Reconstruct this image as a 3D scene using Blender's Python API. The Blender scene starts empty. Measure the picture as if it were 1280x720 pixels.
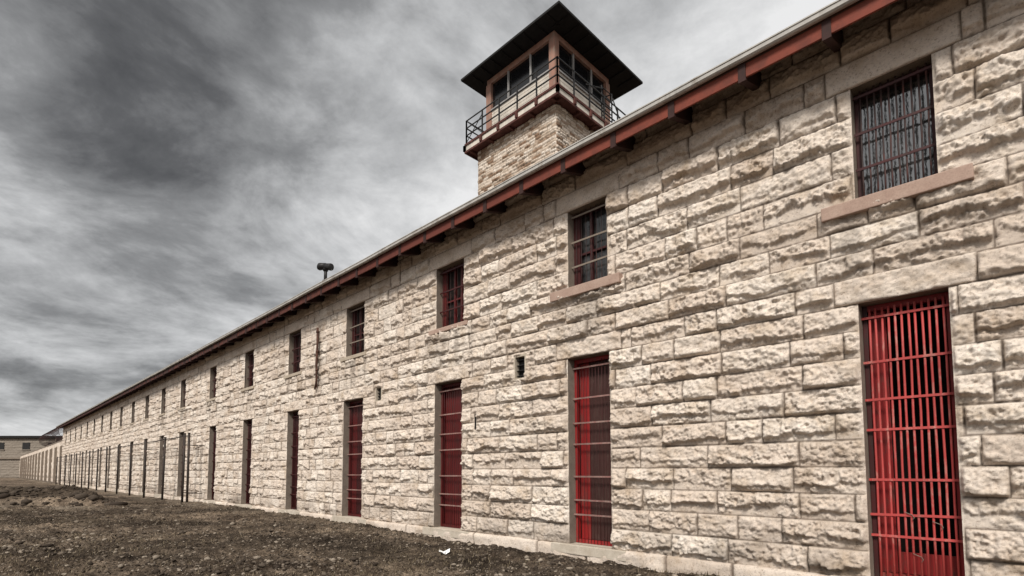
import bpy, bmesh, math, random
import numpy as np
random.seed(7)
rng = np.random.default_rng(11)
PI = math.pi
scene = bpy.context.scene
col = scene.collection
WALL_Y = 7.32            # face of the long building
EYE = 1.42               # eye height above the yard

# ------------------------------------------------------------------ helpers
def link(o, parent=None):
    col.objects.link(o)
    if parent is not None:
        o.parent = parent
    return o

def tag(o, label=None, cat=None, group=None, kind=None):
    for k, v in (('label', label), ('category', cat), ('group', group), ('kind', kind)):
        if v:
            o[k] = v
    return o

def empty(name, loc=(0, 0, 0)):
    o = bpy.data.objects.new(name, None)
    o.location = loc
    o.empty_display_size = 0.3
    return link(o)

class MB:
    """collects simple solids into one mesh"""
    def __init__(s):
        s.v = []; s.f = []; s.m = []; s.sm = []
    def add(s, vs, fs, mi=0, smooth=False):
        n = len(s.v); s.v.extend(vs)
        for f in fs:
            s.f.append([i + n for i in f]); s.m.append(mi); s.sm.append(smooth)
    def box(s, x0, x1, y0, y1, z0, z1, mi=0):
        v = [(x0,y0,z0),(x1,y0,z0),(x1,y1,z0),(x0,y1,z0),(x0,y0,z1),(x1,y0,z1),(x1,y1,z1),(x0,y1,z1)]
        s.add(v, [(0,3,2,1),(4,5,6,7),(0,1,5,4),(1,2,6,5),(2,3,7,6),(3,0,4,7)], mi)
    def bevbox(s, x0, x1, y0, y1, z0, z1, b=0.01, mi=0, jit=0.0):
        bm = bmesh.new()
        bmesh.ops.create_cube(bm, size=1)
        for v in bm.verts:
            v.co = ((x0+x1)/2 + v.co.x*(x1-x0), (y0+y1)/2 + v.co.y*(y1-y0), (z0+z1)/2 + v.co.z*(z1-z0))
            if jit:
                v.co.x += random.uniform(-jit, jit); v.co.y += random.uniform(-jit, jit)*.5; v.co.z += random.uniform(-jit, jit)
        bmesh.ops.bevel(bm, geom=bm.edges[:], offset=b, segments=2, profile=.6, affect='EDGES')
        bm.verts.index_update()
        s.add([tuple(v.co) for v in bm.verts], [[v.index for v in f.verts] for f in bm.faces], mi)
        bm.free()
    def tube(s, pts, r, n=8, mi=0, cap=True):
        pts = [np.array(p, float) for p in pts]
        rings = []
        for i, p in enumerate(pts):
            t = pts[min(i+1, len(pts)-1)] - pts[max(i-1, 0)]
            t = t/np.linalg.norm(t)
            a = np.array((0, 0, 1.)) if abs(t[2]) < .9 else np.array((1., 0, 0))
            e1 = np.cross(t, a); e1 /= np.linalg.norm(e1); e2 = np.cross(t, e1)
            rr = r[i] if hasattr(r, '__len__') else r
            rings.append([tuple(p + rr*(math.cos(2*PI*k/n)*e1 + math.sin(2*PI*k/n)*e2)) for k in range(n)])
        vs = [q for ring in rings for q in ring]
        fs = [(i*n+k, i*n+(k+1) % n, (i+1)*n+(k+1) % n, (i+1)*n+k) for i in range(len(rings)-1) for k in range(n)]
        if cap:
            fs += [tuple(range(n))[::-1], tuple((len(rings)-1)*n+k for k in range(n))]
        s.add(vs, fs, mi, True)
    def beam(s, a, b, w, h, mi=0):
        """rectangular bar from a to b, w horizontal, h in the other direction"""
        a = np.array(a, float); b = np.array(b, float)
        t = (b-a)/np.linalg.norm(b-a)
        up = np.array((0, 0, 1.)) if abs(t[2]) < .95 else np.array((0, 1., 0))
        e1 = np.cross(t, up); e1 /= np.linalg.norm(e1); e2 = np.cross(e1, t)
        c = [(-1,-1),(1,-1),(1,1),(-1,1)]
        vs = [tuple(p + e1*w/2*i + e2*h/2*j) for p in (a, b) for i, j in c]
        s.add(vs, [(0,1,2,3),(7,6,5,4),(0,4,5,1),(1,5,6,2),(2,6,7,3),(3,7,4,0)], mi)
    def build(s, name, mats, parent=None):
        me = bpy.data.meshes.new(name)
        me.from_pydata(s.v, [], s.f)
        for m in (mats if isinstance(mats, (list, tuple)) else [mats]):
            me.materials.append(m)
        me.polygons.foreach_set('material_index', s.m)
        me.polygons.foreach_set('use_smooth', s.sm)
        bm = bmesh.new(); bm.from_mesh(me); bmesh.ops.recalc_face_normals(bm, faces=bm.faces[:]); bm.to_mesh(me); bm.free()
        o = bpy.data.objects.new(name, me)
        return link(o, parent)

def grid_mesh(name, P, keep, mat, parent=None, attrs=None, smooth=True):
    """P: (nr,nc,3) points; keep: (nr-1,nc-1) bool faces"""
    nr, nc = P.shape[:2]
    idx = np.arange(nr*nc).reshape(nr, nc)
    q = np.stack([idx[:-1,:-1], idx[:-1,1:], idx[1:,1:], idx[1:,:-1]], -1)[keep]
    used = np.zeros(nr*nc, bool); used[q.ravel()] = True
    remap = np.cumsum(used) - 1
    q = remap[q]; V = P.reshape(-1, 3)[used]
    me = bpy.data.meshes.new(name)
    me.vertices.add(len(V)); me.vertices.foreach_set('co', V.astype(np.float32).ravel())
    me.loops.add(q.size); me.loops.foreach_set('vertex_index', q.astype(np.int32).ravel())
    me.polygons.add(len(q)); me.polygons.foreach_set('loop_start', np.arange(0, q.size, 4, dtype=np.int32))
    me.polygons.foreach_set('use_smooth', np.full(len(q), smooth))
    for k, a in (attrs or {}).items():
        at = me.attributes.new(k, 'FLOAT', 'POINT')
        at.data.foreach_set('value', a.reshape(-1)[used].astype(np.float32))
    me.update(calc_edges=True)
    me.materials.append(mat)
    o = bpy.data.objects.new(name, me)
    return link(o, parent)

# ---- lattice noise
TAB = np.random.default_rng(3).random((256, 256)).astype(np.float32)
def vn(x, y, seed=0):
    x = np.asarray(x, float) + seed*17.31; y = np.asarray(y, float) + seed*7.77
    xi = np.floor(x).astype(int); yi = np.floor(y).astype(int)
    fx = x-xi; fy = y-yi
    fx = fx*fx*fx*(fx*(fx*6-15)+10); fy = fy*fy*fy*(fy*(fy*6-15)+10)
    a = TAB[xi & 255, yi & 255]; b = TAB[(xi+1) & 255, yi & 255]
    c = TAB[xi & 255, (yi+1) & 255]; d = TAB[(xi+1) & 255, (yi+1) & 255]
    return (a*(1-fx)+b*fx)*(1-fy) + (c*(1-fx)+d*fx)*fy - .5
def fbm(x, y, seed=0, o=4, g=.5):
    r = 0; a = 1
    for i in range(o):
        r = r + a*vn(x*2**i, y*2**i, seed+i*3); a *= g
    return r
def sst(a, b, x):
    t = np.clip((x-a)/(b-a), 0, 1); return t*t*(3-2*t)

# ------------------------------------------------------------------ materials
class NT:
    def __init__(s, name):
        s.mat = bpy.data.materials.new(name); s.mat.use_nodes = True
        s.t = s.mat.node_tree; s.b = s.t.nodes['Principled BSDF']
    def n(s, kind, **kw):
        nd = s.t.nodes.new(kind)
        for k, v in kw.items():
            if k.startswith('_'):
                nd.inputs[k[1:].replace('_', ' ')].default_value = v
            else:
                setattr(nd, k, v)
        return nd
    def l(s, a, b): s.t.links.new(a, b)
    def coord(s, scale=(1, 1, 1)):
        tc = s.n('ShaderNodeTexCoord'); mp = s.n('ShaderNodeMapping'); mp.inputs['Scale'].default_value = scale
        s.l(tc.outputs['Object'], mp.inputs['Vector']); return mp.outputs['Vector']
    def noise(s, vec, scale, detail=4, rough=.6, dist=0):
        nd = s.n('ShaderNodeTexNoise'); nd.inputs['Scale'].default_value = scale; nd.inputs['Detail'].default_value = detail
        nd.inputs['Roughness'].default_value = rough; nd.inputs['Distortion'].default_value = dist
        s.l(vec, nd.inputs['Vector']); return nd.outputs['Fac']
    def ramp(s, fac, stops):
        r = s.n('ShaderNodeValToRGB'); e = r.color_ramp.elements
        while len(e) < len(stops): e.new(.5)
        for i, (p, c) in enumerate(stops):
            e[i].position = p
            e[i].color = (c, c, c, 1) if isinstance(c, (int, float)) else (*c, 1)
        s.l(fac, r.inputs['Fac']); return r.outputs['Color']
    def mix(s, a, b, fac, mode='MIX'):
        m = s.n('ShaderNodeMix', data_type='RGBA', blend_type=mode)
        for sock, v in ((m.inputs[6], a), (m.inputs[7], b), (m.inputs[0], fac)):
            if hasattr(v, 'is_linked') or hasattr(v, 'links'): s.l(v, sock)
            elif isinstance(v, (int, float)): sock.default_value = v if sock == m.inputs[0] else (v, v, v, 1)
            else: sock.default_value = (*v, 1)
        return m.outputs[2]
    def attr(s, name):
        a = s.n('ShaderNodeAttribute'); a.attribute_name = name; return a.outputs['Fac']
    def math(s, op, a, b):
        m = s.n('ShaderNodeMath', operation=op)
        for i, v in enumerate((a, b)):
            if isinstance(v, (int, float)): m.inputs[i].default_value = v
            else: s.l(v, m.inputs[i])
        return m.outputs[0]
    def bump(s, h, strength=.5, dist=.01):
        b = s.n('ShaderNodeBump'); b.inputs['Strength'].default_value = strength; b.inputs['Distance'].default_value = dist
        s.l(h, b.inputs['Height']); s.l(b.outputs['Normal'], s.b.inputs['Normal'])
    def done(s, color, rough=.85, metal=0, spec=.3):
        if isinstance(color, tuple): s.b.inputs['Base Color'].default_value = (*color, 1)
        else: s.l(color, s.b.inputs['Base Color'])
        if isinstance(rough, (int, float)): s.b.inputs['Roughness'].default_value = rough
        else: s.l(rough, s.b.inputs['Roughness'])
        s.b.inputs['Metallic'].default_value = metal
        s.b.inputs['Specular IOR Level'].default_value = spec
        return s.mat

def m_stone():
    k = NT('rock faced limestone'); v = k.coord()
    c = k.ramp(k.attr('tint'), [(0, (.517,.435,.366)), (.35, (.618,.533,.46)), (.7, (.674,.597,.524)), (1, (.74,.67,.60))])
    g = k.ramp(k.noise(v, 2.2, 5, .65), [(.3, (.72,.66,.58)), (.52, 1.0), (.72, (1.06,1.03,.98))])
    c = k.mix(c, g, 1.0, 'MULTIPLY')
    f = k.ramp(k.noise(v, 36, 6, .78), [(.33, (.36,.29,.23)), (.465, 1.0), (.7, (1.14,1.12,1.08))])
    c = k.mix(c, f, .8, 'MULTIPLY')
    c = k.mix(c, (.085,.06,.043), k.math('MULTIPLY', k.attr('joint'), .85))
    c = k.mix(c, (.10,.075,.055), k.attr('stain'))
    h = k.math('ADD', k.noise(v, 30, 8, .7), k.math('MULTIPLY', k.noise(v, 110, 4, .7), .5))
    k.bump(h, .75, .02)
    return k.done(c, .92, 0, .15)

def m_brick():
    k = NT('tower stone brick'); v = k.coord()
    c = k.ramp(k.attr('tint'), [(0, (.07,.045,.032)), (.18, (.26,.165,.11)), (.4, (.50,.405,.32)), (.75, (.64,.555,.475)), (1, (.74,.675,.60))])
    f = k.ramp(k.noise(v, 18, 5, .75), [(.3, (.55,.48,.42)), (.5, 1.0), (.7, 1.1)])
    c = k.mix(c, f, .8, 'MULTIPLY')
    c = k.mix(c, (.20,.155,.115), k.math('MULTIPLY', k.attr('joint'), .85))
    k.bump(k.noise(v, 40, 6, .7), .7, .02)
    return k.done(c, .92, 0, .15)

def m_smooth_stone(name, a, b, bump=.35):
    k = NT(name); v = k.coord()
    c = k.ramp(k.noise(v, 5, 6, .7), [(.3, a), (.7, b)])
    f = k.ramp(k.noise(v, 60, 4, .7), [(.3, .72), (.55, 1.0)])
    c = k.mix(c, f, .8, 'MULTIPLY')
    k.bump(k.noise(v, 45, 6, .7), bump, .01)
    return k.done(c, .9, 0, .15)

def m_paint(name, base, worn, amt=(.52, .66), rough=.55, scale=9, bump=.25):
    k = NT(name); v = k.coord((1, 1, .35))
    w = k.ramp(k.noise(v, scale, 8, .72, .4), [(amt[0], 0.0), (amt[1], 1.0)])
    d = k.ramp(k.noise(v, 3, 4, .6), [(.3, .72), (.7, 1.1)])
    c = k.mix(k.mix(base, worn, w), d, 1.0, 'MULTIPLY')
    k.bump(k.noise(v, 40, 5, .7), bump, .004)
    return k.done(c, rough, 0, .35)

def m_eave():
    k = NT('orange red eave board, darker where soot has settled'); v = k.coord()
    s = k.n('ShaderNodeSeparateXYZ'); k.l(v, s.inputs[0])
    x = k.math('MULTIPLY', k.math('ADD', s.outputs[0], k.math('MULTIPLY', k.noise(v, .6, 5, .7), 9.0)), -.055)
    c = k.ramp(x, [(.0, (.195,.048,.030)), (.20, (.13,.034,.024)), (.55, (.06,.022,.017)), (1, (.035,.019,.016))])  # board colour turns from red to dark brown towards the far end
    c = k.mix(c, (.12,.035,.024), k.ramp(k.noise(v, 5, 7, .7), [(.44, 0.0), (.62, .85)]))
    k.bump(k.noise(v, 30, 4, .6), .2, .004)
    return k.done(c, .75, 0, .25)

def m_dark(name, c, rough=.7):
    k = NT(name); v = k.coord()
    k.bump(k.noise(v, 25, 4, .6), .2, .005)
    return k.done(k.ramp(k.noise(v, 6, 5, .7), [(.3, tuple(x*.6 for x in c)), (.7, tuple(x*1.4 for x in c))]), rough, 0, .25)

def m_glass(ior, spec):
    k = NT('old wavy window glass'); v = k.coord((1, 1, .6))
    k.bump(k.math('ADD', k.noise(v, 7, 3, .6), k.math('MULTIPLY', k.noise(v, 38, 3, .6), .18)), .30, .02)
    d = k.ramp(k.noise(v, 5, 6, .8), [(.35, (.012,.012,.013)), (.7, (.06,.058,.055))])
    k.b.inputs['IOR'].default_value = ior
    return k.done(d, .10, 0, spec)

def m_metal_roof():
    k = NT('weathered galvanised sheet'); v = k.coord()
    c = k.ramp(k.noise(v, 4, 7, .7), [(.3, (.20,.195,.185)), (.6, (.36,.355,.34)), (.8, (.43,.42,.40))])
    st = k.ramp(k.noise(v, 1.3, 6, .8), [(.55, 0.0), (.75, .5)])
    c = k.mix(c, (.16,.11,.08), st)
    k.bump(k.noise(v, 14, 4, .6), .15, .01)
    return k.done(c, .6, .25, .4)

def m_ground():
    k = NT('dry clodded soil'); v = k.coord()
    big = k.noise(v, .33, 4, .6, .6)
    mid = k.noise(v, 2.3, 6, .7)
    fine = k.noise(v, 24, 6, .8)
    c = k.ramp(mid, [(.3, (.046,.034,.025)), (.5, (.128,.100,.076)), (.72, (.27,.215,.165))])
    c = k.mix(c, k.ramp(big, [(.34, (.5,.46,.42)), (.5, (1.15,1.12,1.08)), (.66, (1.75,1.7,1.6))]), 1.0, 'MULTIPLY')
    c = k.mix(c, k.ramp(fine, [(.36, .22), (.5, .95), (.66, 2.0)]), 1.0, 'MULTIPLY')
    c = k.mix(c, (.24,.20,.155), k.math('MULTIPLY', k.attr('dust'), .75))
    c = k.mix(c, k.mix(c, .30, 1.0, 'MULTIPLY'), k.attr('darken'))
    k.bump(k.math('ADD', k.noise(v, 16, 8, .75), k.math('MULTIPLY', k.noise(v, 60, 5, .7), .5)), 1.0, .05)
    return k.done(c, .95, 0, .1)

def m_gravel(name, lo, mid, hi):
    k = NT(name); v = k.coord()
    c = k.ramp(k.attr('tint'), [(0, lo), (.55, mid), (1, hi)])
    c = k.mix(c, k.ramp(k.noise(v, 40, 5, .7), [(.3, .55), (.6, 1.1)]), .8, 'MULTIPLY')
    k.bump(k.noise(v, 70, 4, .7), .6, .01)
    return k.done(c, .95, 0, .12)

M = {
 'stone': m_stone(), 'brick': m_brick(),
 'dressed': m_smooth_stone('dressed limestone', (.34,.28,.215), (.50,.43,.345)),
 'lintel': m_smooth_stone('tooled lintel stone', (.36,.30,.235), (.50,.44,.36), .6),
 'jamb': m_smooth_stone('smooth grey brown jamb', (.165,.135,.110), (.26,.215,.175), .2),
 'sill_pink': m_smooth_stone('painted brown pink sill', (.33,.225,.18), (.43,.315,.255), .2),
 'plinth': m_smooth_stone('base course stone', (.40,.34,.27), (.56,.50,.42), .7),
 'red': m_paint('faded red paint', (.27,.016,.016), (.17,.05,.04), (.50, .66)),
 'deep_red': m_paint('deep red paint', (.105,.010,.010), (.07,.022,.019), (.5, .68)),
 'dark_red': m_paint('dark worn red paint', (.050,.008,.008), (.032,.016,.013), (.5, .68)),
 'bar': m_paint('rusted pink red bars', (.44,.060,.055), (.48,.24,.20), (.52, .70), .6, 14),
 'iron': m_paint('dark window iron', (.035,.018,.016), (.11,.035,.028), (.5, .68), .6, 14),
 'pale_bar': m_paint('pale flat bars', (.24,.12,.105), (.30,.21,.18), (.45, .62), .6, 14),
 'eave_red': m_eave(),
 'rafter': m_paint('dark red rafter', (.040,.014,.011), (.020,.012,.010), (.48, .66), .75, 7),
 'gutter': m_paint('weathered pale gutter paint', (.46,.44,.41), (.22,.18,.14), (.54, .72), .6, 5),
 'soffit': m_dark('dark brown soffit boards', (.065,.042,.032), .85),  # mottled dark brown boards
 'metal': m_metal_roof(),
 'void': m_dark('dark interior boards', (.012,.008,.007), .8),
 'brown_panel': m_paint('brown door boards', (.055,.022,.018), (.085,.05,.04), (.5, .7), .7),
 'glass': m_glass(1.95, .9), 'dark_glass': m_glass(1.5, .5),
 'black': m_dark('black metal', (.018,.017,.017), .5),
 'rust': m_paint('rusty iron pipe', (.06,.026,.017), (.13,.06,.04), (.45, .62), .8, 16),
 'roof_dark': m_dark('dark tarred roof', (.011,.010,.0095), .85),
 'fence_iron': m_paint('dark fence iron', (.030,.022,.018), (.065,.035,.024), (.5, .68), .7, 10),
 'cabin': m_paint('flaking cream paint', (.60,.55,.48), (.34,.28,.22), (.55, .70), .7, 6),
 'post_pink': m_paint('faded salmon paint', (.33,.175,.13), (.27,.20,.16), (.47, .64), .75, 9),
 'mullion': m_paint('pale grey paint', (.34,.33,.32), (.18,.16,.15), (.5, .7), .6, 8),
 'deck_red': m_paint('brown red deck beam', (.075,.022,.016), (.13,.05,.038), (.5, .7), .75, 6),
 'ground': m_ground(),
 'gravel': m_gravel('loose clods and stones', (.04,.03,.023), (.15,.121,.094), (.32,.27,.215)),
 'straw': m_gravel('dry grass blades', (.07,.052,.034), (.16,.125,.082), (.27,.22,.15)),
 'paper': m_smooth_stone('white paper', (.78,.78,.77), (.85,.85,.84), .05),
 'far_stone': m_smooth_stone('distant stone facade', (.17,.145,.12), (.28,.24,.20), .5),
}

# ------------------------------------------------------------------ coursed masonry
def masonry(u, z, courses, lens, seed, amp, openings=(), flats=(), pitch=True, opts=(.020, .005), vary=None):
    """outward relief, tint and joint masks of coursed blocks on the grid u x z"""
    r = np.random.default_rng(seed)
    nr, nc = len(z), len(u)
    H = np.zeros((nr, nc)); T = np.zeros((nr, nc)); J = np.zeros((nr, nc))
    bounds, props = [], []
    for k in range(len(courses)-1):
        b = [u.min() - r.uniform(.1, .9)*lens[1]]
        while b[-1] < u.max() + lens[1]:
            b.append(b[-1] + r.uniform(*lens)*(1 if vary is None else float(1-.38*vary(b[-1]))))
        b = np.array(b)
        bounds.append(b); n = len(b)
        props.append(dict(a=amp*r.uniform(.55, 1.25, n), r=r.uniform(.16, .60, n), t=r.random(n), tilt=r.normal(0, .25, n),
                          off=r.uniform(-.10, .30, n), rough=r.random(n)))
    ks = np.clip(np.searchsorted(courses, z, 'right')-1, 0, len(courses)-2)
    for i, (zz, k) in enumerate(zip(z, ks)):
        b = bounds[k]; p = props[k]
        hgt = courses[k+1]-courses[k]; v = np.clip((zz-courses[k])/hgt, 0, 1)
        # wandering joints
        uw = u + .012*vn(u*0+zz*9, u*2.0, seed)
        j = np.clip(np.searchsorted(b, uw, 'right')-1, 0, len(b)-2)
        dl = uw-b[j]; dr = b[j+1]-uw
        s = dl/(b[j+1]-b[j])
        wob = .006*vn(u*7, zz*0+k*3.3, seed+5)
        dz = np.minimum(zz-courses[k], courses[k+1]-zz) + wob
        de = np.minimum(np.minimum(dl, dr), dz) + .006*vn(u*25, zz*25+0*u, seed+9)
        J[i] = 1-sst(opts[1], opts[0]*.75, de)
        de = de if vary is None else np.minimum(de, np.minimum(dl, dr)*(1-.45*vary(u)) + 9*(vary(u) < .01))
        edge = sst(0, opts[0], de)
        edge = .6*edge + .4*sst(0, opts[0]*2.4, de)
        sd = j*1.37 + k*5.1
        if pitch:
            rid = p['r'][j] - .07 + .36*vn(u*2.1+sd, u*0+sd, seed+1) + (.15 if vary is None else .15+.14*vary(u))*vn(u*7+sd, u*0+sd, seed+2) + .08*vn(u*30, u*0+k, seed+3)
            rid = np.clip(rid, .08, .80)
            t = v/rid
            low = .02 + .98*sst(.70, 1.03, t) + .22*vn(u*18, zz*18+0*u, seed+6)*(1-sst(.8, 1, t))
            up = 1 - .62*np.clip((v-rid)/(1-rid+1e-6), 0, 1)**1.25
            w = .35+.65*sst(.05, .4, p['rough'][j])          # some blocks are nearly flat
            prof = np.where(v < rid, low, up)*w + (1-w)*(.55+.25*(1-v))
        else:
            prof = .7 + 0*u
        body = p['a'][j]*(prof + p['off'][j] + p['tilt'][j]*(s-.5))
        q = fbm(u*5+sd, zz*7+0*u+sd, seed+11, 3)
        facet = np.floor(q*6)/6*.75 + q*.25
        rgh = .62 + .75*p['rough'][j]
        body = body + amp*rgh*(.55*facet + .50*fbm(u*17+sd, zz*19+0*u, seed+21, 3, .6) + .34*vn(u*60, zz*60+0*u, seed+31))
        H[i] = np.maximum(body, .002)*edge
        T[i] = np.clip(.12 + .76*p['t'][j] + .12*q, 0, 1)
    if vary is not None: H = H*(1-.36*vary(u))[None, :]
    U, Z = np.meshgrid(u, z)
    for (a, b_, c, d) in openings:
        dx = np.maximum(np.maximum(a-U, U-b_), 0); dzz = np.maximum(np.maximum(c-Z, Z-d), 0)
        dd = np.hypot(dx, dzz)
        H = H*(.12+.88*sst(0, .05, dd))
        J = J*sst(0, .03, dd)
    for (a, b_, c, d) in flats:
        ins = (U > a) & (U < b_) & (Z > c) & (Z < d)
        H[ins] = 0.0; J[ins] = .6
    return H, T, J

# ------------------------------------------------------------------ openings of the long building
DOORS = [(-1.40,-.60), (-5.61,-4.77), (-9.30,-8.38), (-13.36,-12.34), (-17.02,-16.17), (-21.0,-20.1), (-25.02,-24.1)]
WINS = [(-1.38,-.63), (-5.58,-4.78), (-9.26,-8.33), (-13.28,-12.32), (-17.05,-16.15), (-21.02,-20.1), (-25.2,-24.3)]
cx = [-29.3, -33.1, -36.9] + [-36.9-3.85*i for i in range(1, 11)]
DOORS += [(c-.45, c+.45) for c in cx]
WINS += [(c-.47, c+.43) for c in cx]
DZ = (.22, 3.37); WZ = (4.58, 5.97)
X0, X1 = -78.3, 6.0
TOP = 6.82
courses = np.array(list(np.linspace(.22, 3.37, 11)) + list(np.linspace(3.37, 4.58, 5)[1:]) + list(np.linspace(4.58, 5.97, 5)[1:]) + [6.30, 6.60, 6.90])
courses[0] = .20
VENTS = [(-6.84,-6.60,3.18,3.58), (-11.68,-11.46,3.23,3.54), (-7.99,-7.94,2.28,2.60)]
opens = [(a, b, *DZ) for a, b in DOORS] + [(a, b, *WZ) for a, b in WINS] + VENTS

house = tag(empty('prison_building', (-36, 11, 0)), 'long two storey cream stone prison block with red barred doors', 'building')
house.location = (0, 0, 0)

# grid columns: fine near the camera, coarser along the receding wall
xs = []; x = X1
while x > X0:
    xs.append(x)
    if x > 1.5: st = .06
    else:
        d = max(7.3, math.hypot(x, WALL_Y))
        st = min(.10, .0125*(d/7.3)**1.25)
    x -= st
xs = np.array(xs + [X0])[::-1]
for e in sorted({e for a, b, _, _ in opens for e in (a, b)}):
    xs[np.argmin(abs(xs-e))] = e
zs = np.arange(.20, TOP+.005, .0138)
for e in sorted({e for _, _, c, d in opens for e in (c, d)}):
    zs[np.argmin(abs(zs-e))] = e
flats = [(a-.24, b+.24, DZ[1], DZ[1]+.315) for a, b in DOORS] + [(a-.26, b+.26, WZ[1], WZ[1]+.33) for a, b in WINS]
H, T, J = masonry(xs, zs, courses, (.42, 1.15), 5, .078, opens, flats, vary=lambda q: sst(-5., -15., np.asarray(q)))
U, Z = np.meshgrid(xs, zs)
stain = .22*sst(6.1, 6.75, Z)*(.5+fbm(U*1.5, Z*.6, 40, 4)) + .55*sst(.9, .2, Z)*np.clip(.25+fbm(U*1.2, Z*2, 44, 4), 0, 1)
stain += .35*np.clip(fbm(U*2.3, Z*.35, 51, 4)-.18, 0, 1)
for a_, b_ in WINS[:9]:      # rain wash under the sills
    un = sst(a_-.45, a_-.1, U)*sst(b_+.45, b_+.1, U)*sst(3.2, 4.3, Z)*(Z < 4.45)
    stain += un*np.clip(.22+.9*fbm(U*7, Z*.5, 57, 4), 0, .5)
stain += .5*sst(.75, .2, Z)*np.clip(.3+1.2*fbm(U*2.5, Z*3, 47, 4), 0, 1)
pipe_d = np.exp(-((U+14.83)/.16)**2)*sst(3.4, 4.2, Z)*sst(5.9, 5.4, Z)
stain = np.clip(stain + .5*pipe_d, 0, .8)
xc = (xs[:-1]+xs[1:])/2; zc = (zs[:-1]+zs[1:])/2
keep = np.ones((len(zc), len(xc)), bool)
for a, b, c, d in opens:
    keep &= ~(((xc > a) & (xc < b))[None, :] & ((zc > c) & (zc < d))[:, None])
P = np.stack([U, WALL_Y - H, Z], -1)
grid_mesh('front_wall', P, keep, M['stone'], house, {'tint': T, 'joint': J, 'stain': stain})

def plain_wall(name, a, b, z0, z1, seed, courses_, mat, parent, step=.12, lens=(.42, 1.15), amp=.05, pitch=True):
    """masonry wall running from point a to point b, its face to the right-hand side of that walk"""
    a = np.array(a, float); b = np.array(b, float); L = np.linalg.norm(b-a); d = (b-a)/L; n = np.array((d[1], -d[0]))
    u = np.linspace(0, L, max(3, int(L/step))); z = np.linspace(z0, z1, max(3, int((z1-z0)/step)))
    H, T, J = masonry(u, z, courses_, lens, seed, amp, pitch=pitch)
    UU, ZZ = np.meshgrid(u, z)
    e = sst(0, .05, UU)*sst(0, .05, L-UU); H = H*e
    XY = a + UU[..., None]*d + H[..., None]*n
    return grid_mesh(name, np.concatenate([XY, ZZ[..., None]], -1), np.ones((len(z)-1, len(u)-1), bool), mat, parent, {'tint': T, 'joint': J, 'stain': 0*T})
BACK_Y = 14.7
plain_wall('end_wall', (X1, WALL_Y), (X1, BACK_Y), 0, TOP, 61, courses, M['stone'], house)
plain_wall('end_wall', (X0, BACK_Y), (X0, WALL_Y), 0, TOP, 62, courses, M['stone'], house)
plain_wall('back_wall', (X1, BACK_Y), (X0, BACK_Y), 0, TOP, 63, courses, M['stone'], house, .3)

# base course
u = np.concatenate([np.arange(X0, -30, .12), np.arange(-30, -14, .05), np.arange(-14, 1.5, .022), np.arange(1.5, X1+.01, .06)])
prof = [(.06, -.25), (.065, .0), (.068, .04), (.066, .08), (.066, .12), (.064, .16), (.056, .19), (.040, .205), (.0, .212), (-.05, .213)]
bj = [X0]
while bj[-1] < X1: bj.append(bj[-1]+random.uniform(.9, 1.9))
bj = np.array(bj); jj = np.clip(np.searchsorted(bj, u)-1, 0, len(bj)-2)
dj = np.minimum(abs(u-bj[jj]), abs(bj[jj+1]-u)); eg = sst(.004, .03, dj)
tb = np.random.default_rng(8).random(len(bj))
P = np.zeros((len(prof), len(u), 3)); Tn = np.zeros((len(prof), len(u))); Jn = np.zeros_like(Tn)
for i, (o_, z_) in enumerate(prof):
    n_ = .030*fbm(u*4, u*0+z_*9, 71, 4) if 0 < i < 8 else 0
    P[i] = np.stack([u, WALL_Y-.004-(o_+n_+.02*tb[jj])*(.25+.75*eg), z_+0*u + (.012*fbm(u*3, u*0, 73) if i > 4 else 0)], -1)
    Tn[i] = .05+.6*tb[jj]; Jn[i] = 1-eg
P[-1, :, 1] = WALL_Y+.05
grid_mesh('base_course', P, np.ones((len(prof)-1, len(u)-1), bool), M['stone'], house, {'tint': Tn, 'joint': Jn, 'stain': 0*Jn})

# ------------------------------------------------------------------ doors and windows
BARS = (.035, .205, .345, .46, .642, .77, .848)
Y = WALL_Y
def jamb_mesh(a, b, z0, z1, depth=.24, bottom=False):
    m = MB(); t = .05; f = Y+.004
    m.bevbox(a-t, a, f, Y+depth, z0, z1+t, .006); m.bevbox(b, b+t, f, Y+depth, z0, z1+t, .006)
    m.box(a+.001, b-.001, f+.003, Y+depth, z1, z1+t)
    if bottom: m.box(a+.001, b-.001, f+.05, Y+depth, z0-t, z0+.001)
    return m
def grille_mesh(a, b, z0, z1, yb, n, fr, r=.0095, bow=.004, flat=(.034, .012), rail=0):
    m = MB()
    for k in range(n):
        xk = a + (b-a)*(k+.7)/(n+.4)
        pts = [(xk+random.uniform(-bow, bow), yb+random.uniform(-bow, bow), z0+(z1-z0)*i/5) for i in range(6)]
        m.tube(pts, r, 8, 0)
    for q in fr:
        zz = z1-(z1-z0)*q
        m.beam((a-.03, yb-.014, zz+random.uniform(-.006, .006)), (b+.03, yb-.014, zz+random.uniform(-.006, .006)), flat[1], flat[0], rail)
    return m
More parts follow.
